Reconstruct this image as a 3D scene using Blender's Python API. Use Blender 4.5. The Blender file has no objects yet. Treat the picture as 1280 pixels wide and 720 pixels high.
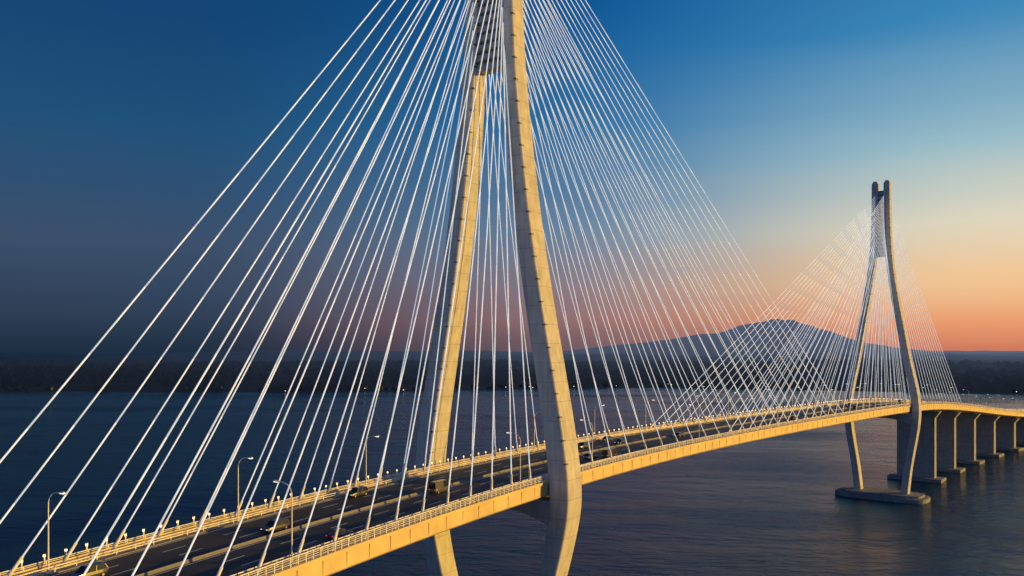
import bpy, bmesh, math, random
import numpy as np
from mathutils import Vector, Matrix, noise
random.seed(7)
np.random.seed(7)
scene = bpy.context.scene
scene.view_settings.view_transform = 'Standard'
scene.view_settings.look = 'None'
scene.view_settings.exposure = 0
H = 78.0

# ------------------------------------------------------------------ helpers
def lin(c):
    r = []
    for v in c[:3]:
        v = v / 255.0
        r.append(v / 12.92 if v <= 0.04045 else ((v + 0.055) / 1.055) ** 2.4)
    return (r[0], r[1], r[2], 1.0)

def empty(name, parent=None):
    o = bpy.data.objects.new(name, None)
    scene.collection.objects.link(o)
    if parent: o.parent = parent
    return o

def add_mesh(name, verts, faces, mats, parent=None, smooth=False, midx=None, fixn=True):
    me = bpy.data.meshes.new(name)
    me.from_pydata([tuple(v) for v in verts], [], faces)
    if not isinstance(mats, (list, tuple)): mats = [mats]
    for m in mats: me.materials.append(m)
    if midx is not None:
        me.polygons.foreach_set("material_index", midx)
    if fixn:
        bm = bmesh.new(); bm.from_mesh(me)
        bmesh.ops.recalc_face_normals(bm, faces=bm.faces)
        bm.to_mesh(me); bm.free()
    if smooth:
        me.polygons.foreach_set("use_smooth", [True] * len(me.polygons))
    o = bpy.data.objects.new(name, me)
    scene.collection.objects.link(o)
    if parent: o.parent = parent
    return o

class Geo:
    def __init__(s): s.v = []; s.f = []; s.m = []
    def add(s, verts, faces, mi=0):
        b = len(s.v)
        s.v += [tuple(v) for v in verts]
        s.f += [tuple(i + b for i in f) for f in faces]
        s.m += [mi] * len(faces)
    def hexa(s, p, mi=0):   # 8 points: bottom 4, top 4
        s.add(p, [(0,1,2,3),(4,5,6,7),(0,1,5,4),(1,2,6,5),(2,3,7,6),(3,0,4,7)], mi)
    def box(s, c, h, mi=0):
        x,y,z = c; a,b,d = h
        s.hexa([(x-a,y-b,z-d),(x+a,y-b,z-d),(x+a,y+b,z-d),(x-a,y+b,z-d),
                (x-a,y-b,z+d),(x+a,y-b,z+d),(x+a,y+b,z+d),(x-a,y+b,z+d)], mi)
    def tube(s, a, b, r0, r1, n=8, mi=0):
        a = Vector(a); b = Vector(b); d = (b - a).normalized()
        u = d.orthogonal().normalized(); w = d.cross(u)
        vs = []
        for P, r in ((a, r0), (b, r1)):
            for i in range(n):
                t = 2 * math.pi * i / n
                vs.append(P + u * math.cos(t) * r + w * math.sin(t) * r)
        fs = [(i, (i+1) % n, n + (i+1) % n, n + i) for i in range(n)]
        fs += [tuple(range(n)), tuple(range(n, 2*n))]
        s.add(vs, fs, mi)
    def obj(s, name, mats, parent=None, smooth=False):
        return add_mesh(name, s.v, s.f, mats, parent, smooth, s.m)

# ------------------------------------------------------------------ materials
def newmat(name):
    m = bpy.data.materials.new(name); m.use_nodes = True
    nt = m.node_tree
    return m, nt, nt.nodes, nt.links, nt.nodes['Principled BSDF']

def simple(name, col, rough=0.6, metal=0.0, nscale=0.8, var=0.12, emit=None, estr=0):
    m, nt, N, L, b = newmat(name)
    tc = N.new('ShaderNodeTexCoord'); nz = N.new('ShaderNodeTexNoise')
    nz.inputs['Scale'].default_value = nscale; nz.inputs['Detail'].default_value = 4
    L.new(tc.outputs['Object'], nz.inputs['Vector'])
    mr = N.new('ShaderNodeMapRange'); mr.inputs[1].default_value = 0.3; mr.inputs[2].default_value = 0.7
    mr.inputs[3].default_value = 1 - var; mr.inputs[4].default_value = 1 + var
    L.new(nz.outputs['Fac'], mr.inputs[0])
    mx = N.new('ShaderNodeVectorMath'); mx.operation = 'SCALE'
    mx.inputs[0].default_value = col[:3]
    L.new(mr.outputs[0], mx.inputs['Scale'])
    L.new(mx.outputs[0], b.inputs['Base Color'])
    b.inputs['Roughness'].default_value = rough
    b.inputs['Metallic'].default_value = metal
    if emit:
        b.inputs['Emission Color'].default_value = tuple(emit[:3]) + (1,)
        b.inputs['Emission Strength'].default_value = estr
    return m

def concrete(name, col, spacing=4.2, joint=0.42):
    m, nt, N, L, b = newmat(name)
    tc = N.new('ShaderNodeTexCoord')
    sp = N.new('ShaderNodeSeparateXYZ'); L.new(tc.outputs['Object'], sp.inputs[0])
    md = N.new('ShaderNodeMath'); md.operation = 'MODULO'; md.inputs[1].default_value = spacing
    ad = N.new('ShaderNodeMath'); ad.operation = 'ADD'; ad.inputs[1].default_value = 100 * spacing
    L.new(sp.outputs['Z'], ad.inputs[0]); L.new(ad.outputs[0], md.inputs[0])
    lt = N.new('ShaderNodeMath'); lt.operation = 'LESS_THAN'; lt.inputs[1].default_value = 0.14
    L.new(md.outputs[0], lt.inputs[0])
    mp = N.new('ShaderNodeMapping'); mp.inputs['Scale'].default_value = (0.9, 0.9, 0.07)
    L.new(tc.outputs['Object'], mp.inputs[0])
    n1 = N.new('ShaderNodeTexNoise'); n1.inputs['Scale'].default_value = 1.3; n1.inputs['Detail'].default_value = 7
    L.new(mp.outputs[0], n1.inputs['Vector'])
    n2 = N.new('ShaderNodeTexNoise'); n2.inputs['Scale'].default_value = 0.35; n2.inputs['Detail'].default_value = 8
    L.new(tc.outputs['Object'], n2.inputs['Vector'])
    av = N.new('ShaderNodeMath'); av.operation = 'ADD'
    L.new(n1.outputs['Fac'], av.inputs[0]); L.new(n2.outputs['Fac'], av.inputs[1])
    mr = N.new('ShaderNodeMapRange'); mr.inputs[1].default_value = 0.65; mr.inputs[2].default_value = 1.35
    mr.inputs[3].default_value = 0.72; mr.inputs[4].default_value = 1.16
    L.new(av.outputs[0], mr.inputs[0])
    jm = N.new('ShaderNodeMath'); jm.operation = 'MULTIPLY'; jm.inputs[1].default_value = joint
    L.new(lt.outputs[0], jm.inputs[0])
    sb = N.new('ShaderNodeMath'); sb.operation = 'SUBTRACT'; L.new(mr.outputs[0], sb.inputs[0]); L.new(jm.outputs[0], sb.inputs[1])
    mx = N.new('ShaderNodeVectorMath'); mx.operation = 'SCALE'; mx.inputs[0].default_value = col[:3]
    L.new(sb.outputs[0], mx.inputs['Scale']); L.new(mx.outputs[0], b.inputs['Base Color'])
    b.inputs['Roughness'].default_value = 0.85
    b.inputs['Specular IOR Level'].default_value = 0.3
    return m

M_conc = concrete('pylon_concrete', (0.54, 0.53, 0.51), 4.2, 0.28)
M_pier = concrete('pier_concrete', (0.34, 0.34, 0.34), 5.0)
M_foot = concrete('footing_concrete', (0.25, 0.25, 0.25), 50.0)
M_deck = simple('deck_painted_fascia', (0.66, 0.51, 0.26), 0.6, 0, 0.25, 0.14)
M_kerb = simple('kerb_concrete', (0.20, 0.20, 0.19), 0.8, 0, 1.2)
M_rail = simple('railing_white_paint', (0.78, 0.77, 0.75), 0.4, 0, 1)
M_steel = simple('dark_steel', (0.10, 0.11, 0.12), 0.5, 0.3, 1)
M_anch = simple('anchor_box_steel', (0.34, 0.35, 0.37), 0.55, 0.1, 0.6, 0.25)
M_cable = simple('cable_white_sheath_glow', (0.60, 0.62, 0.65), 0.35, 0, 0.3, 0.04, emit=(0.82, 0.92, 1.0), estr=0.50)  # emission added to brighten the stays; the cables are no light source
M_white = simple('road_paint_white', (0.72, 0.72, 0.70), 0.6, 0, 3, 0.2)
M_lamp = simple('lit_lamp_lens', (0.8, 0.8, 0.75), 0.2, emit=(1.0, 0.88, 0.68), estr=3.5)
M_glow = simple('lit_edge_light', (0.8, 0.7, 0.5), 0.3, emit=(1.0, 0.60, 0.22), estr=3.0)

def asphalt():
    m, nt, N, L, b = newmat('asphalt')
    tc = N.new('ShaderNodeTexCoord')
    n1 = N.new('ShaderNodeTexNoise'); n1.inputs['Scale'].default_value = 0.12; n1.inputs['Detail'].default_value = 9
    L.new(tc.outputs['Object'], n1.inputs['Vector'])
    cr = N.new('ShaderNodeValToRGB')
    cr.color_ramp.elements[0].position = 0.35; cr.color_ramp.elements[0].color = (0.018, 0.020, 0.025, 1)
    cr.color_ramp.elements[1].position = 0.7; cr.color_ramp.elements[1].color = (0.045, 0.047, 0.050, 1)
    L.new(n1.outputs['Fac'], cr.inputs[0]); L.new(cr.outputs[0], b.inputs['Base Color'])
    b.inputs['Roughness'].default_value = 0.75
    n2 = N.new('ShaderNodeTexNoise'); n2.inputs['Scale'].default_value = 9
    L.new(tc.outputs['Object'], n2.inputs['Vector'])
    bp = N.new('ShaderNodeBump'); bp.inputs['Strength'].default_value = 0.3; bp.inputs['Distance'].default_value = 0.03
    L.new(n2.outputs['Fac'], bp.inputs['Height']); L.new(bp.outputs[0], b.inputs['Normal'])
    return m
M_asph = asphalt()

def water_mat():
    m, nt, N, L, b = newmat('sea_water')
    b.inputs['Base Color'].default_value = (0.008, 0.045, 0.080, 1)
    b.inputs['IOR'].default_value = 1.42
    b.inputs['Specular Tint'].default_value = (0.60, 0.88, 1.0, 1)
    tc = N.new('ShaderNodeTexCoord')
    mp = N.new('ShaderNodeMapping'); mp.inputs['Rotation'].default_value = (0, 0, 0.35); mp.inputs['Scale'].default_value = (0.5, 1.0, 1)
    L.new(tc.outputs['Object'], mp.inputs[0])
    n1 = N.new('ShaderNodeTexNoise'); n1.inputs['Scale'].default_value = 0.22; n1.inputs['Detail'].default_value = 5; n1.inputs['Roughness'].default_value = 0.65
    n2 = N.new('ShaderNodeTexNoise'); n2.inputs['Scale'].default_value = 0.045; n2.inputs['Detail'].default_value = 3
    n3 = N.new('ShaderNodeTexNoise'); n3.inputs['Scale'].default_value = 0.006; n3.inputs['Detail'].default_value = 3
    for n in (n1, n2, n3): L.new(mp.outputs[0], n.inputs['Vector'])
    a = N.new('ShaderNodeMath'); a.operation = 'MULTIPLY_ADD'; a.inputs[1].default_value = 2.4
    L.new(n2.outputs['Fac'], a.inputs[0]); L.new(n1.outputs['Fac'], a.inputs[2])
    bp = N.new('ShaderNodeBump'); bp.inputs['Strength'].default_value = 0.95; bp.inputs['Distance'].default_value = 2.0
    L.new(a.outputs[0], bp.inputs['Height']); L.new(bp.outputs[0], b.inputs['Normal'])
    mr = N.new('ShaderNodeMapRange'); mr.inputs[1].default_value = 0.35; mr.inputs[2].default_value = 0.65
    mr.inputs[3].default_value = 0.06; mr.inputs[4].default_value = 0.24
    L.new(n3.outputs['Fac'], mr.inputs[0]); L.new(mr.outputs[0], b.inputs['Roughness'])
    return m
M_water = water_mat()

# ------------------------------------------------------------------ bridge alignment
def nspline(t, y):
    t = np.array(t, float); y = np.array(y, float)
    if y.ndim == 1: y = y[:, None]
    n = len(t); h = np.diff(t)
    A = np.zeros((n, n)); R = np.zeros((n, y.shape[1]))
    A[0, 0] = A[-1, -1] = 1
    for i in range(1, n-1):
        A[i, i-1] = h[i-1]; A[i, i] = 2*(h[i-1]+h[i]); A[i, i+1] = h[i]
        R[i] = 6*((y[i+1]-y[i])/h[i] - (y[i]-y[i-1])/h[i-1])
    Mm = np.linalg.solve(A, R)
    def ev(x):
        i = int(min(max(np.searchsorted(t, x) - 1, 0), n-2))
        a = t[i+1]-x; b = x-t[i]; hh = h[i]
        return (Mm[i]*a**3 + Mm[i+1]*b**3)/(6*hh) + (y[i]/hh - Mm[i]*hh/6)*a + (y[i+1]/hh - Mm[i+1]*hh/6)*b
    return ev

CP = np.array([(-125,-120,41),(-95,-40,43.5),(-66,30,46),(-33,100,48.2),(10.5,174,50),(64,248,50.6),(135,332,50.6),(206,412,50),
               (270,490,45.8),(328,555,39.2),(395,622,31),(500,710,23.5),(650,810,19.5),(900,960,16),(1250,1160,14),(1600,1420,13)], float)
tt = np.concatenate([[0], np.cumsum(np.linalg.norm(np.diff(CP, axis=0), axis=1))])
ev = nspline(tt, CP)
dense = np.array([ev(x) for x in np.arange(0, tt[-1], 0.5)])
arc = np.concatenate([[0], np.cumsum(np.linalg.norm(np.diff(dense[:, :2], axis=0), axis=1))])
SMAX = arc[-1] - 1
def near(s):
    return np.array([np.interp(s, arc, dense[:, k]) for k in range(3)])
def frame(s):
    a = near(max(s-2, 0)); b = near(s+2); d = (b-a)[:2]; d /= np.linalg.norm(d)
    return Vector((d[0], d[1], 0)), Vector((-d[1], d[0], 0))
def pos(s, off, z=0.0):
    p = near(s); d, n = frame(s)
    return Vector((p[0]+n.x*off, p[1]+n.y*off, p[2]+z))
def s_at(x, y):
    i = int(np.argmin(np.hypot(dense[:, 0]-x, dense[:, 1]-y))); return arc[i]
S1 = s_at(11, 175); S2 = s_at(206, 412) + 8

bridge = empty('cable_stayed_bridge')
OFF0, OFF1 = 1.9, 32.1
SS = list(np.arange(2, SMAX, 3.0))

def sweep(name, prof, mat, parent=bridge, ss=SS):
    vs = []; fs = []; k = len(prof)
    for s in ss:
        for (o, z) in prof: vs.append(pos(s, o, z))
    for i in range(len(ss)-1):
        for j in range(k):
            j2 = (j+1) % k
            fs.append((i*k+j, i*k+j2, (i+1)*k+j2, (i+1)*k+j))
    fs.append(tuple(range(k))); fs.append(tuple((len(ss)-1)*k+j for j in range(k)))
    return add_mesh(name, vs, fs, mat, parent)
def strip(name, o0, o1, z, mat, parent, ss=SS):
    vs = []; fs = []
    for s in ss: vs += [pos(s, o0, z), pos(s, o1, z)]
    for i in range(len(ss)-1): fs.append((2*i, 2*i+1, 2*i+3, 2*i+2))
    return add_mesh(name, vs, fs, mat, parent)

sweep('box_girder', [(OFF0,0),(OFF0,-2.9),(OFF0+0.5,-3.3),(9,-4.3),(25,-4.3),(OFF1-0.5,-3.3),(OFF1,-2.9),(OFF1,0)], M_deck)
sweep('edge_ledge_near', [(OFF0-0.35,0.16),(OFF0-0.35,-0.45),(OFF0-0.003,-0.45),(OFF0-0.003,0.004),(OFF0+0.7,0.004),(OFF0+0.7,0.16)], M_deck)
sweep('edge_ledge_far', [(OFF1+0.35,0.16),(OFF1+0.35,-0.45),(OFF1+0.003,-0.45),(OFF1+0.003,0.004),(OFF1-0.7,0.004),(OFF1-0.7,0.95),(OFF1-0.35,0.95),(OFF1-0.35,0.16)], M_deck)
sweep('kerb_near', [(4.6,0.006),(4.6,0.18),(4.95,0.18),(4.95,0.006)], M_kerb)
sweep('kerb_far', [(29.05,0.006),(29.05,0.18),(29.4,0.18),(29.4,0.006)], M_kerb)
sweep('median_barrier', [(16.7,0.012),(16.92,0.25),(16.95,0.5),(17.05,0.5),(17.08,0.25),(17.3,0.012)], M_kerb)
strip('walkway_near', OFF0+0.71, 4.59, 0.004, M_kerb, bridge)
strip('walkway_far', 29.41, OFF1-0.71, 0.004, M_kerb, bridge)
strip('road', 4.96, 29.04, 0.008, M_asph, bridge)
g = Geo()
for off in (5.45, 16.2, 17.8, 28.55):
    for i in range(len(SS)-1):
        a, b = SS[i], SS[i+1]
        g.add([pos(a,off-.1,.013), pos(a,off+.1,.013), pos(b,off+.1,.013), pos(b,off-.1,.013)], [(0,1,2,3)])
for off in (9.0, 12.6, 21.4, 25.0):
    s = 4
    while s < SMAX-10:
        g.add([pos(s,off-.1,.013), pos(s,off+.1,.013), pos(s+4,off+.1,.013), pos(s+4,off-.1,.013)], [(0,1,2,3)])
        s += 11
g.obj('lane_markings', M_white, bridge)

g = Geo()
def bar(g, s0, s1, o, z, r, mi=0):
    a = pos(s0,o,z); b = pos(s1,o,z); d, n = frame(s0)
    n = n*r; u = Vector((0,0,r))
    g.hexa([a-n-u, b-n-u, b+n-u, a+n-u, a-n+u, b-n+u, b+n+u, a+n+u], mi)
def post(g, s, o, z0, z1, r, mi=0, rl=None):
    a = pos(s,o,z0); b = pos(s,o,z1); d, n = frame(s); rl = rl or r
    n = n*r; d = d*rl
    g.hexa([a-n-d, a-n+d, a+n+d, a+n-d, b-n-d, b-n+d, b+n+d, b+n-d], mi)
for i in range(len(SS)-1):
    if SS[i] > S2+500: break
    for z, r in ((0.55,.04),(0.85,.04),(1.15,.04),(1.45,.08)):
        bar(g, SS[i], SS[i+1], OFF0-0.05, z, r)
    post(g, SS[i], OFF0-0.05, .162, 1.45, .08); post(g, SS[i]+1.5, OFF0-0.05, .162, 1.45, .06)
    for z, r in ((0.5,.06),(0.9,.08)):
        bar(g, SS[i], SS[i+1], 4.3, z, r)
    post(g, SS[i], 4.3, 0.006, .9, .06)
g.obj('railing_near', M_rail, bridge)
g = Geo()
for i in range(len(SS)-1):
    if SS[i] > S2+500: break
    for z, r in ((1.15,.04),(1.4,.06)):
        bar(g, SS[i], SS[i+1], OFF1-0.52, z, r)
    post(g, SS[i], OFF1-0.52, .953, 1.4, .06)
    for z, r in ((0.5,.05),(0.9,.07)):
        bar(g, SS[i], SS[i+1], 29.7, z, r)
    post(g, SS[i], 29.7, 0.006, .9, .06)
    post(g, SS[i], OFF1-0.1, .163, 1.9, .09)
    p = pos(SS[i], OFF1-0.1, 1.9)
    g.box(p+Vector((0,0,.36)), (.16,.16,.04), 0)
    g.box(p+Vector((0,0,.16)), (.12,.12,.155), 1)
g.obj('railing_far', [M_rail, M_glow], bridge)
g = Geo()
s = 5
while s < S2+500:
    if abs(s-S1) > 4 and abs(s-S2) > 4:
        d, n = frame(s)
        for o, sg in ((OFF0, -1), (OFF1, 1)):
            a = pos(s,o,-2.85); e = n*sg
            dd = d*0.07
            g.hexa([a-dd+e*.003, a+dd+e*.003, a+dd+e*.04, a-dd+e*.04,
                    a-dd+e*.003+Vector((0,0,2.38)), a+dd+e*.003+Vector((0,0,2.38)), a+dd+e*.12+Vector((0,0,2.38)), a-dd+e*.12+Vector((0,0,2.38))])
    s += 5.2
g.obj('web_stiffeners', M_deck, bridge)

# ------------------------------------------------------------------ pylons
def build_pylon(S, path, box_z, W, pname, base_half):
    P = empty(pname, bridge)
    path = np.array(path, float)
    evp = nspline(path[:, 0], path[:, 1:])
    d, n = frame(S); c = near(S)
    base = Vector((c[0], c[1], 0))
    zs = list(np.arange(path[0, 0], path[-1, 0]+0.01, 2.0))
    ch = 0.22
    def ring(off, hw, hl, z):
        pts = [(-hw+ch,-hl),(hw-ch,-hl),(hw,-hl+ch),(hw,hl-ch),(hw-ch,hl),(-hw+ch,hl),(-hw,hl-ch),(-hw,-hl+ch)]
        return [base + n*(off+a) + d*b + Vector((0,0,z)) for a, b in pts]
    for side in (0, 1):
        vs = []; fs = []
        for z in zs:
            off, hw, hl = evp(z)
            if side: off = W-off
            vs += ring(off, hw, hl, z)
        k = 8
        for i in range(len(zs)-1):
            for j in range(k):
                fs.append((i*k+j, i*k+(j+1)%k, (i+1)*k+(j+1)%k, (i+1)*k+j))
        fs.append(tuple(range(k)))
        off, hw, hl = evp(zs[-1])
        if side: off = W-off
        vs += [base + n*(off+((v-base).dot(n)-off)*0.6) + d*((v-base).dot(d)*0.6) + Vector((0,0,zs[-1]+1.6)) for v in ring(off,hw,hl,0)]
        b0 = (len(zs)-1)*k
        for j in range(k): fs.append((b0+j, b0+(j+1)%k, b0+k+(j+1)%k, b0+k+j))
        fs.append(tuple(range(b0+k, b0+2*k)))
        add_mesh('leg', vs, fs, M_conc, P)
        g = Geo()
        z = 54.0
        while z < path[-1, 0]-4:
            off, hw, hl = evp(z)
            if side: off = W-off
            p = base + n*(off-hw) + d*(-hl) + Vector((0,0,z))
            g.hexa([p+n*a+d*b+Vector((0,0,q)) for q in (-0.16,0.16) for a,b in ((-.14,.0),(.0,-.14),(.5,-.14),(-.14,.9))])
            z += 5.0
        g.obj('climbing_brackets', M_steel, P)
    z0, z1 = box_z
    g = Geo()
    for z in np.arange(z0, z1, 2.2):
        off, hw, hl = evp(z)
        i0 = off+hw-0.4; i1 = W-i0
        for (zz, dz, l, m) in ((z, 1.7, hl*0.62, 0), (z+1.7, 0.5, hl*0.78, 1)):
            g.hexa([base+n*a+d*b+Vector((0,0,q)) for q in (zz, zz+dz-0.003) for a, b in ((i0,-l),(i1,-l),(i1,l),(i0,l))], m)
    g.obj('cable_anchor_box', [M_anch, M_steel], P)
    vs = []; fs = []
    K = 17; hl = 2.6
    zt = c[2]-4.32
    o_s, hw_s, _ = evp(zt-3)
    for i in range(K):
        t = i/(K-1); o = (o_s+hw_s*0.6) + t*(W-2*(o_s+hw_s*0.6))
        u = abs(2*t-1)
        zb = zt-2.6-3.6*(u**2.6)
        for l, z in ((-hl,zt),(-hl,zb),(hl,zb),(hl,zt)):
            vs.append(base+n*o+d*l+Vector((0,0,z)))
    for i in range(K-1):
        for j in range(4): fs.append((i*4+j, i*4+(j+1)%4, (i+1)*4+(j+1)%4, (i+1)*4+j))
    fs += [(0,1,2,3), tuple((K-1)*4+j for j in range(4))]
    add_mesh('cross_beam', vs, fs, M_conc, P)
    g = Geo()
    for (a0, b0, z0_, z1_) in ((base_half[0], base_half[1], -4, 2.2), (base_half[0]-2.5, base_half[1]-2.5, 2.2, 3.4)):
        ring0 = []; K = 28
        for i in range(K):
            t = 2*math.pi*i/K; cx = math.copysign(abs(math.cos(t))**0.5, math.cos(t)); cy = math.copysign(abs(math.sin(t))**0.5, math.sin(t))
            ring0.append(n*(W/2+cx*a0)+d*(cy*b0))
        vs = [base+v+Vector((0,0,z0_)) for v in ring0]+[base+v+Vector((0,0,z1_)) for v in ring0]
        fs = [(i,(i+1)%K,K+(i+1)%K,K+i) for i in range(K)]+[tuple(range(K)), tuple(range(K,2*K))]
        g.add(vs, fs)
    for i in range(12):
        for sg in (-1, 1):
            p = base+n*(W/2-base_half[0]*0.8+i*base_half[0]*1.6/11)+d*sg*(base_half[1]-.6)
            g.tube(p+Vector((0,0,2.1)), p+Vector((0,0,3.3)), .25, .2, 6)
    g.obj('foundation', M_foot, P)
    return base, n, d, evp, W

path1 = [(0,9.0,2.3,3.2),(15,6.2,2.1,3.0),(30,2.0,2.1,3.0),(38,0.2,2.25,3.1),(45,-0.8,2.35,3.2),(52,-0.5,2.35,3.2),(70,2.3,2.25,3.1),(102,8.0,2.05,2.9),
         (125,11.0,1.9,2.7),(144,12.7,1.75,2.5),(165,13.5,1.65,2.3),(192,13.8,1.6,2.2)]
path2 = [(0,5.6,1.8,2.6),(15,4.0,1.7,2.5),(30,1.6,1.7,2.5),(42,0.0,1.8,2.6),(50,-0.1,1.8,2.6),(70,3.4,1.75,2.5),(90,7.0,1.7,2.4),(112,10.8,1.65,2.3),
         (128,12.8,1.6,2.2),(142,13.7,1.6,2.1),(168,14.0,1.5,2.0)]
py1 = build_pylon(S1, path1, (143, 190), 36.4, 'near_pylon', (27, 14))
py2 = build_pylon(S2, path2, (129, 164), 34.0, 'far_pylon', (23, 11))

# ------------------------------------------------------------------ stay cables
g = Geo(); ga = Geo()
def fan(py, S, sgn, L0, L1, cnt, ztop0, ztop1, r):
    base, n, d, evp, W = py
    for side in (0, 1):
        for i in range(cnt):
            t = i/(cnt-1)
            L = L0+(L1-L0)*t
            s = S+sgn*L
            oo = OFF0+0.75 if side == 0 else OFF1-0.75
            a = pos(s, oo, 0.9)
            zt = ztop0+(ztop1-ztop0)*(t**0.8)
            off, hw, hl = evp(zt)
            to = off+hw*0.6 if side == 0 else W-off-hw*0.6
            b = base+n*to+d*(sgn*hl*0.9)+Vector((0,0,zt))
            ln = (b-a).length; prev = a; K = 14
            for k in range(1, K+1):
                q = k/K
                p = a.lerp(b, q)-Vector((0,0,4*q*(1-q)*ln*0.003))
                g.tube(prev, p, r, r, 6); prev = p
            dr = (b-a).normalized()
            ga.tube(a-dr*1.2, a+dr*2.6, .27, .22, 8)
            ga.tube(b-dr*2.2, b+dr*0.2, .2, .24, 8)
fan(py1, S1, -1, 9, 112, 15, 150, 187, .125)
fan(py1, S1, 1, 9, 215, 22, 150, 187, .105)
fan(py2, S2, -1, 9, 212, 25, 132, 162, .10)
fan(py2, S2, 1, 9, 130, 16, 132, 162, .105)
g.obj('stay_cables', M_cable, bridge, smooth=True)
ga.obj('cable_anchorages', M_rail, bridge, smooth=True)

# ------------------------------------------------------------------ approach piers
g = Geo(); gf = Geo()
def pier(s):
    d, n = frame(s); p = near(s); zt = p[2]-4.32
    b = Vector((p[0], p[1], 0))
    g.hexa([b+n*a+d*l+Vector((0,0,q)) for q,(w0,w1,ll) in ((-3,(6.5,27.5,2.6)),(zt-4,(6.5,27.5,2.3))) for a,l in ((w0,-ll),(w1,-ll),(w1,ll),(w0,ll))])
    g.hexa([b+n*a+d*l+Vector((0,0,q)) for q,(w0,w1,ll) in ((zt-3.997,(6.3,27.7,2.5)),(zt-0.02,(3.4,30.6,2.8))) for a,l in ((w0,-ll),(w1,-ll),(w1,ll),(w0,ll))])
    gf.hexa([b+n*a+d*l+Vector((0,0,q)) for q in (-4,2.0) for a,l in ((2,-7),(32,-7),(32,7),(2,7))])
s = S2+78
while s < SMAX-20:
    pier(s); s += 52
for s in (S1-118, S1-190, S1-262):
    if s > 5: pier(s)
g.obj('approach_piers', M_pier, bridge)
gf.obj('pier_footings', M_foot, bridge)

# ------------------------------------------------------------------ street lamps
def lamp_mesh():
    g = Geo()
    g.tube((0,0,0),(0,0,.6), .22,.2,10); g.tube((0,0,.6),(0,0,9.6),.12,.08,10)
    pts = [Vector((0,0,9.6)), Vector((.25,0,10.3)), Vector((.8,0,10.8)), Vector((1.6,0,11.05)), Vector((2.4,0,11.15))]
    for a, b in zip(pts[:-1], pts[1:]): g.tube(a, b, .07, .06, 8)
    g.hexa([(2.3,-.16,11.05),(3.5,-.2,11.1),(3.5,.2,11.1),(2.3,.16,11.05),(2.35,-.1,11.22),(3.3,-.12,11.3),(3.3,.12,11.3),(2.35,.1,11.22)])
    g.box((2.95,0,11.05),(.4,.13,.03),1)
    me = g.obj('tmp_lamp', [M_rail, M_lamp]); m = me.data; bpy.data.objects.remove(me); m.name = 'street_lamp'; return m
LM = lamp_mesh()
def place(me, name, s, off, z, ang):
    o = bpy.data.objects.new(name, me); scene.collection.objects.link(o)
    d, n = frame(s); o.location = pos(s, off, z)
    o.rotation_euler = (0, 0, math.atan2(d.y, d.x)+ang)
    return o
s = S1-157
while s < S2+330:
    if s > 5:
        if abs(s-S1) > 5 and abs(s-S2) > 5:
            place(LM, 'street_lamp', s, 30.2, 0.006, -math.pi/2)
        if abs(s+18-S1) > 5 and abs(s+18-S2) > 5 and int(s/37) % 2 == 0:
            place(LM, 'street_lamp', s+18, 3.9, 0.006, math.pi/2)
    s += 32

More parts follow.
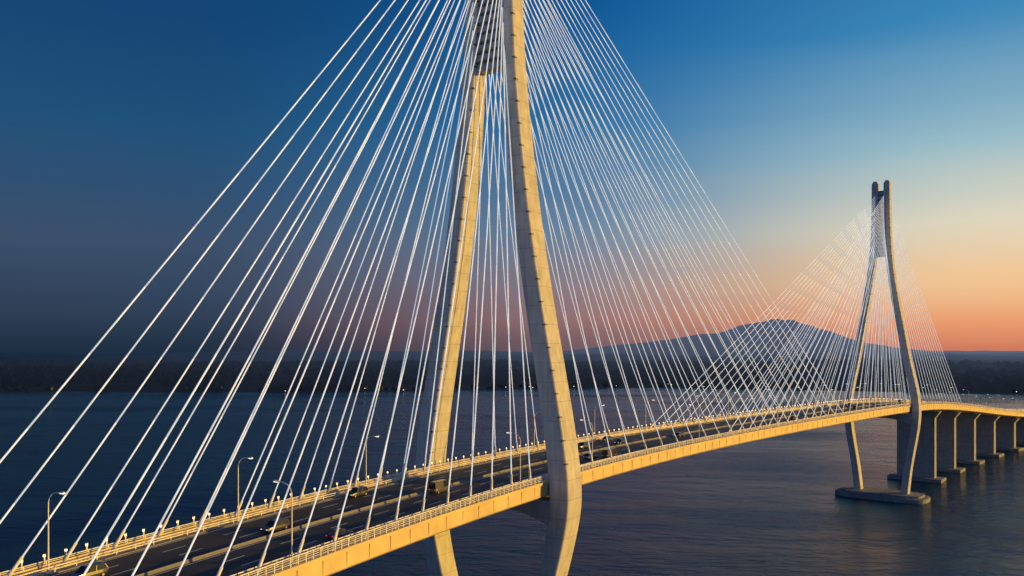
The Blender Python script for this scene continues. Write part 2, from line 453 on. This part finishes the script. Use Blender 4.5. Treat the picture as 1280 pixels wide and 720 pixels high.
# ------------------------------------------------------------------ vehicles
M_glass = simple('car_glass', (0.02, 0.025, 0.03), 0.08)
M_tyre = simple('tyre_rubber', (0.02, 0.02, 0.02), 0.9)
M_head = simple('headlight_glass', (0.8, 0.8, 0.75), 0.15, emit=(1, .93, .8), estr=1.2)
M_tail = simple('tail_light_red', (0.5, 0.02, 0.02), 0.3, emit=(1, .05, .02), estr=0.6)
M_alloy = simple('wheel_alloy', (0.4, 0.4, 0.42), 0.35, 0.8)
def car_mesh(name, paint, kind):
    g = Geo()
    if kind == 'car': Ln, W, hb, hr, x0, x1, x2, x3 = 4.5, .9, .82, 1.45, -2.05, -1.35, .35, 1.05
    elif kind == 'suv': Ln, W, hb, hr, x0, x1, x2, x3 = 4.8, .96, 1.0, 1.75, -2.35, -2.0, .45, 1.1
    else: Ln, W, hb, hr, x0, x1, x2, x3 = 5.6, 1.0, 1.15, 2.4, -2.75, -2.7, 1.5, 2.15
    h = Ln/2
    secs = [(-h,W*.86,.42,.62,hb*.88),(-h+.12,W*.94,.3,.62,hb*.98),(-h+.8,W,.24,.62,hb),(0,W,.22,.62,hb),(x3,W,.24,.62,hb*.99),(h-.5,W*.96,.26,.58,hb*.86),(h-.1,W*.88,.32,.52,hb*.74),(h,W*.8,.42,.5,hb*.62)]
    vs = []; fs = []
    for x, w, zb, zs_, zt in secs:
        vs += [(x,-w*.9,zb),(x,-w,zs_),(x,-w*.93,zt),(x,w*.93,zt),(x,w,zs_),(x,w*.9,zb)]
    for i in range(len(secs)-1):
        for j in range(6): fs.append((i*6+j, i*6+(j+1)%6, (i+1)*6+(j+1)%6, (i+1)*6+j))
    fs += [tuple(range(6)), tuple((len(secs)-1)*6+j for j in range(6))]
    g.add(vs, fs, 0)
    wb, wt = W*.9, W*.74
    zb = hb-.03
    g.hexa([(x0,-wb,zb),(x3,-wb,zb),(x3,wb,zb),(x0,wb,zb),(x1,-wt,hr-.05),(x2,-wt,hr-.05),(x2,wt,hr-.05),(x1,wt,hr-.05)], 1)
    g.hexa([(x1-.04,-wt-.02,hr-.05),(x2+.04,-wt-.02,hr-.05),(x2+.04,wt+.02,hr-.05),(x1-.04,wt+.02,hr-.05),
            (x1+.1,-wt+.08,hr),(x2-.12,-wt+.08,hr),(x2-.12,wt-.08,hr),(x1+.1,wt-.08,hr)], 0)
    for sg in (-1, 1):
        for xa, xb in ((x0,x1),(x3,x2),((x0+x3)/2,(x1+x2)/2)):
            g.hexa([(xa-.06,sg*(wb+.01)-.03,zb),(xa+.06,sg*(wb+.01)-.03,zb),(xa+.06,sg*(wb+.01)+.03,zb),(xa-.06,sg*(wb+.01)+.03,zb),
                    (xb-.05,sg*(wt+.01)-.03,hr-.06),(xb+.05,sg*(wt+.01)-.03,hr-.06),(xb+.05,sg*(wt+.01)+.03,hr-.06),(xb-.05,sg*(wt+.01)+.03,hr-.06)], 0)
        if kind == 'van':
            g.hexa([(x0+.03,sg*(wb+.004)-.02,zb),(-.1,sg*(wb+.004)-.02,zb),(-.1,sg*(wb+.004)+.02,zb),(x0+.03,sg*(wb+.004)+.02,zb),
                    (x1+.03,sg*(wt+.004)-.02,hr-.06),(-.1,sg*(wt+.004)-.02,hr-.06),(-.1,sg*(wt+.004)+.02,hr-.06),(x1+.03,sg*(wt+.004)+.02,hr-.06)], 0)
        for x in (-h+.85, h-.85):
            g.tube((x,sg*(W-.24),.33),(x,sg*(W+.01),.33),.33,.33,16,2)
            g.tube((x,sg*(W+.005),.33),(x,sg*(W+.03),.33),.2,.18,12,5)
        g.box((h-.1,sg*W*.62,hb*.63),(.09,W*.16,.07),3)
        g.box((-h+.05,sg*W*.68,hb*.78),(.08,W*.15,.08),4)
        g.box((x3-.1,sg*(W+.1),hb+.08),(.07,.1,.07),0)
    o = g.obj('tmp', [paint, M_glass, M_tyre, M_head, M_tail, M_alloy]); m = o.data; m.name = name; bpy.data.objects.remove(o); return m
def paint(nm, c):
    m = simple('car_paint_'+nm, c, 0.25, 0.1, 2, 0.02); m.node_tree.nodes['Principled BSDF'].inputs['Coat Weight'].default_value = 0.6; return m
cols = {'silver':(.18,.19,.21),'black':(.015,.015,.018),'blue':(.02,.05,.13),'darkgrey':(.05,.052,.055),'grey':(.08,.085,.09)}
paints = {k: paint(k, v) for k, v in cols.items()}
CM = []
for k in cols: CM.append(('car', car_mesh('car_'+k, paints[k], 'car')))
for k in ('black','grey','darkgrey'): CM.append(('suv', car_mesh('suv_'+k, paints[k], 'suv')))
CM.append(('van', car_mesh('van_grey', paints['grey'], 'van')))
for li, off in enumerate((7.2, 10.8, 14.4, 19.6, 23.2, 26.8)):
    s = S1-110+random.uniform(0, 150)
    while s < S2+200:
        nm, me = random.choice(CM)
        place(me, nm, s, off+random.uniform(-.25,.25), 0.012, 0 if off < 17 else math.pi)
        s += random.uniform(90, 240)

# ------------------------------------------------------------------ water
W_ = 40000
add_mesh('water', [(-W_,-W_,0),(W_,-W_,0),(W_,W_,0),(-W_,W_,0)], [(0,1,2,3)], M_water)

# ------------------------------------------------------------------ far terrain
def shore(x):
    return 1560 + 120*math.sin(x/620.0+1) + 60*math.sin(x/210.0) - 150*max(0, min(1, (x-300)/900)) + 35*noise.noise(Vector((x/90., 3, 0)))
ex_px = np.array([0,690,740,790,850,880,905,930,955,975,992,1010,1050,1090,1140,1200,1400]); ex_h = np.array([0,0,14,40,85,135,165,215,262,290,276,245,150,70,25,0,0])*1.12
def height(x, y):
    dd = y-shore(x)
    if dd < 0: return max(-6, dd*0.03)
    h = min(dd/60, 1)*3 + min(dd/700, 1)*6
    f = noise.fractal(Vector((x/900., y/900., 1.3)), 1.0, 2.0, 6)
    h += min(dd/1500, 1)*14*(f+0.6)
    far = max(0, min(1, (dd-2500)/3500))
    h += far*(52+30*noise.fractal(Vector((x/1500., y/1500., 7.7)), 1.0, 2.0, 6))
    px = 640+x/8.0
    e = float(np.interp(px, ex_px, ex_h))
    r = 1+0.30*noise.ridged_multi_fractal(Vector((x/800., y/800., 2)), 0.9, 2.0, 6, 1.0, 2.0)*0.5-0.14
    h += e*math.exp(-((y-8200)/1100.)**2)*r
    h += 60*math.exp(-((x-1300)/700.)**2-((y-9000)/900.)**2)
    return h
xs = np.linspace(-10500, 11500, 480); ys = 1150*(12500/1150.)**np.linspace(0, 1, 150)
vs = [(x, y, height(x, y)) for y in ys for x in xs]
nx = len(xs)
fs = [(j*nx+i, j*nx+i+1, (j+1)*nx+i+1, (j+1)*nx+i) for j in range(len(ys)-1) for i in range(nx-1)]
def land_mat(name, c0, c1, hz0, scale):
    m, nt, N, L, b = newmat(name)
    ge = N.new('ShaderNodeNewGeometry'); sp = N.new('ShaderNodeSeparateXYZ'); L.new(ge.outputs['Position'], sp.inputs[0])
    nz = N.new('ShaderNodeTexNoise'); nz.inputs['Scale'].default_value = scale; nz.inputs['Detail'].default_value = 8
    L.new(ge.outputs['Position'], nz.inputs['Vector'])
    cr = N.new('ShaderNodeValToRGB'); cr.color_ramp.elements[0].position = .4; cr.color_ramp.elements[1].position = .65
    cr.color_ramp.elements[0].color = c0; cr.color_ramp.elements[1].color = c1
    L.new(nz.outputs['Fac'], cr.inputs[0]); L.new(cr.outputs[0], b.inputs['Base Color'])
    b.inputs['Roughness'].default_value = 1.0; b.inputs['Specular IOR Level'].default_value = 0.0
    # aerial haze painted in as emission, growing with distance up the bay
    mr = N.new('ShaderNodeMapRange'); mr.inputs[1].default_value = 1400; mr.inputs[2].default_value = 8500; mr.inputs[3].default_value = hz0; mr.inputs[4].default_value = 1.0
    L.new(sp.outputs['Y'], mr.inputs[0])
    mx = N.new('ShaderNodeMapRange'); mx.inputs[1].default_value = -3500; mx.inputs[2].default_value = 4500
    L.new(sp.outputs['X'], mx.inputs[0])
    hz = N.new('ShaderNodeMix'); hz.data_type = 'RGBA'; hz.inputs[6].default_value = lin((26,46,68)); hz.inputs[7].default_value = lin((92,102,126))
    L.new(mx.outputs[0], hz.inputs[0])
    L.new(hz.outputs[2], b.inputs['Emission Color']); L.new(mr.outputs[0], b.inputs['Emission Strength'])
    return m
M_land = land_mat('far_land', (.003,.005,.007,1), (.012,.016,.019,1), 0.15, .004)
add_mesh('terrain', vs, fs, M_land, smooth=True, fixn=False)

t = (1+5**.5)/2
ico = np.array([(-1,t,0),(1,t,0),(-1,-t,0),(1,-t,0),(0,-1,t),(0,1,t),(0,-1,-t),(0,1,-t),(t,0,-1),(t,0,1),(-t,0,-1),(-t,0,1)], float)/1.9
icf = [(0,11,5),(0,5,1),(0,1,7),(0,7,10),(0,10,11),(1,5,9),(5,11,4),(11,10,2),(10,7,6),(7,1,8),(3,9,4),(3,4,2),(3,2,6),(3,6,8),(3,8,9),(4,9,5),(2,4,11),(6,2,10),(8,6,7),(9,8,1)]
vs = []; fs = []
for k in range(11000):
    u = random.random()
    x = random.uniform(-2600, 3400); dist = 12+2200*u**1.8
    y = shore(x)+dist
    if noise.noise(Vector((x/160., y/260., 5))) < -0.12: continue
    r = random.uniform(3.2, 6.5)*(1+dist/1500)
    hz_ = height(x, y); b = len(vs)
    J = ico*np.array([r*random.uniform(.9,1.6), r, r*random.uniform(.8,1.3)])*(1+np.random.uniform(-.25,.25,(12,1)))
    for v in J: vs.append((x+v[0], y+v[1], hz_+r*.7+v[2]))
    fs += [(a+b, c+b, d_+b) for a, c, d_ in icf]
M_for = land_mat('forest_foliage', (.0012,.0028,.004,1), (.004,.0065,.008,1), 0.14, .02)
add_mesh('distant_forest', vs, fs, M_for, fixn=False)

g = Geo()
for k in range(170):
    c = random.choice([(-250,160),(60,200),(-1300,260),(1500,300),(2300,300)])
    x = random.gauss(c[0], c[1]); y = shore(x)+random.uniform(6, 60); z = height(x, y)
    w, dp, hh = random.uniform(3,6), random.uniform(3,5), random.uniform(1.8,3)
    g.box((x,y,z+hh),(w,dp,hh),0)
    g.add([(x-w-.4,y-dp-.4,z+2*hh),(x+w+.4,y-dp-.4,z+2*hh),(x+w+.4,y+dp+.4,z+2*hh),(x-w-.4,y+dp+.4,z+2*hh),(x-w,y,z+2*hh+2.6),(x+w,y,z+2*hh+2.6)],
          [(0,1,5,4),(2,3,4,5),(0,4,3),(1,2,5),(0,1,2,3)], 1)
    if random.random() < .5:
        g.box((x+random.uniform(-w*.6,w*.6), y-dp-.05, z+hh*random.uniform(.8,1.4)),(.8,.04,.5),2)
M_lit = simple('lit_window', (.8,.7,.5), .5, emit=(1,.85,.6), estr=2.2)
g.obj('distant_town', [simple('house_wall',(.05,.055,.065)), simple('house_roof',(.02,.02,.024)), M_lit])

# ------------------------------------------------------------------ world sky
w = bpy.data.worlds.new('World'); scene.world = w; w.use_nodes = True
nt = w.node_tree; N = nt.nodes; L = nt.links
bg = N['Background']
tc = N.new('ShaderNodeTexCoord'); sp = N.new('ShaderNodeSeparateXYZ'); L.new(tc.outputs['Generated'], sp.inputs[0])
def math_(op, a=None, b=None, av=None, bv=None):
    m = N.new('ShaderNodeMath'); m.operation = op
    if a is not None: L.new(a, m.inputs[0])
    if b is not None: L.new(b, m.inputs[1])
    if av is not None: m.inputs[0].default_value = av
    if bv is not None: m.inputs[1].default_value = bv
    return m.outputs[0]
GA = math.radians(75)   # azimuth of the after-glow, from +Y toward +X
x2 = math_('MULTIPLY', sp.outputs['X'], sp.outputs['X']); y2 = math_('MULTIPLY', sp.outputs['Y'], sp.outputs['Y'])
hyp = math_('SQRT', math_('ADD', x2, y2)); hyp = math_('MAXIMUM', hyp, bv=0.001)
dt = math_('ADD', math_('MULTIPLY', sp.outputs['X'], bv=math.sin(GA)), math_('MULTIPLY', sp.outputs['Y'], bv=math.cos(GA)))
u = math_('DIVIDE', dt, hyp)
yb = math_('DIVIDE', sp.outputs['Y'], hyp)
zz = math_('MULTIPLY', sp.outputs['Z'], bv=2.0)
mp = N.new('ShaderNodeMapping'); mp.inputs['Scale'].default_value = (1.2, 1.2, 9); L.new(tc.outputs['Generated'], mp.inputs[0])
nz = N.new('ShaderNodeTexNoise'); nz.inputs['Scale'].default_value = 1.6; nz.inputs['Detail'].default_value = 2; L.new(mp.outputs[0], nz.inputs['Vector'])
nn = math_('MULTIPLY', math_('SUBTRACT', nz.outputs['Fac'], bv=0.5), bv=0.06)
zz = math_('ADD', zz, nn)
def ramp(stops):
    r = N.new('ShaderNodeValToRGB'); cr = r.color_ramp
    while len(cr.elements) > 1: cr.elements.remove(cr.elements[-1])
    cr.elements[0].position = stops[0][0]; cr.elements[0].color = lin(stops[0][1])
    for p, c in stops[1:]:
        e = cr.elements.new(p); e.color = lin(c)
    L.new(zz, r.inputs[0]); return r.outputs[0]
rl = ramp([(0,(28,46,66)),(.08,(42,60,84)),(.24,(58,78,106)),(.5,(30,80,122)),(.8,(14,66,114)),(1,(8,50,96))])
rm = ramp([(0,(116,92,102)),(.08,(158,116,116)),(.17,(146,130,140)),(.30,(108,138,166)),(.55,(46,116,168)),(.8,(10,88,152)),(1,(8,66,124))])
rr = ramp([(0,(208,122,94)),(.07,(236,158,112)),(.16,(242,198,148)),(.28,(222,214,190)),(.44,(152,188,200)),(.70,(58,134,184)),(1,(14,84,144))])
rb = ramp([(0,(80,94,120)),(.2,(106,126,160)),(.5,(88,122,168)),(1,(48,92,150))])
def mr_(v, a, b):
    m = N.new('ShaderNodeMapRange'); m.interpolation_type = 'SMOOTHSTEP'; m.inputs[1].default_value = a; m.inputs[2].default_value = b
    L.new(v, m.inputs[0]); return m.outputs[0]
def mix(f, a, b):
    m = N.new('ShaderNodeMix'); m.data_type = 'RGBA'; L.new(f, m.inputs[0]); L.new(a, m.inputs[6]); L.new(b, m.inputs[7]); return m.outputs[2]
c1 = mix(mr_(u, -.14, .50), rl, rm)
c2 = mix(mr_(u, .30, .74), c1, rr)
c3 = mix(mr_(math_('MULTIPLY', yb, bv=-1.0), -.20, .20), c2, rb)
SUN = Vector((0.985, -0.03, 0.15)).normalized()
sky = N.new('ShaderNodeTexSky'); sky.sky_type = 'NISHITA'; sky.sun_disc = False
sky.sun_elevation = math.asin(SUN.z); sky.sun_rotation = math.atan2(SUN.x, SUN.y)
sm = N.new('ShaderNodeVectorMath'); sm.operation = 'SCALE'; sm.inputs['Scale'].default_value = 0.001; L.new(sky.outputs[0], sm.inputs[0])
ad = N.new('ShaderNodeVectorMath'); ad.operation = 'ADD'; L.new(c3, ad.inputs[0]); L.new(sm.outputs[0], ad.inputs[1])
L.new(ad.outputs[0], bg.inputs['Color']); bg.inputs['Strength'].default_value = 1.0

sun = bpy.data.lights.new('sun', 'SUN'); sun.energy = 5.0; sun.angle = math.radians(0.5); sun.color = (1.0, 0.57, 0.07)
so = bpy.data.objects.new('sun', sun); scene.collection.objects.link(so)
so.rotation_euler = SUN.to_track_quat('Z', 'Y').to_euler()

# ------------------------------------------------------------------ camera
cam = bpy.data.cameras.new('camera'); co = bpy.data.objects.new('camera', cam); scene.collection.objects.link(co)
co.location = (0, 0, H); co.rotation_euler = (math.radians(90), 0, 0)
cam.sensor_width = 36; cam.clip_end = 90000; cam.clip_start = 0.5
cam.lens = 28.125; cam.shift_y = 0.0625
scene.camera = co
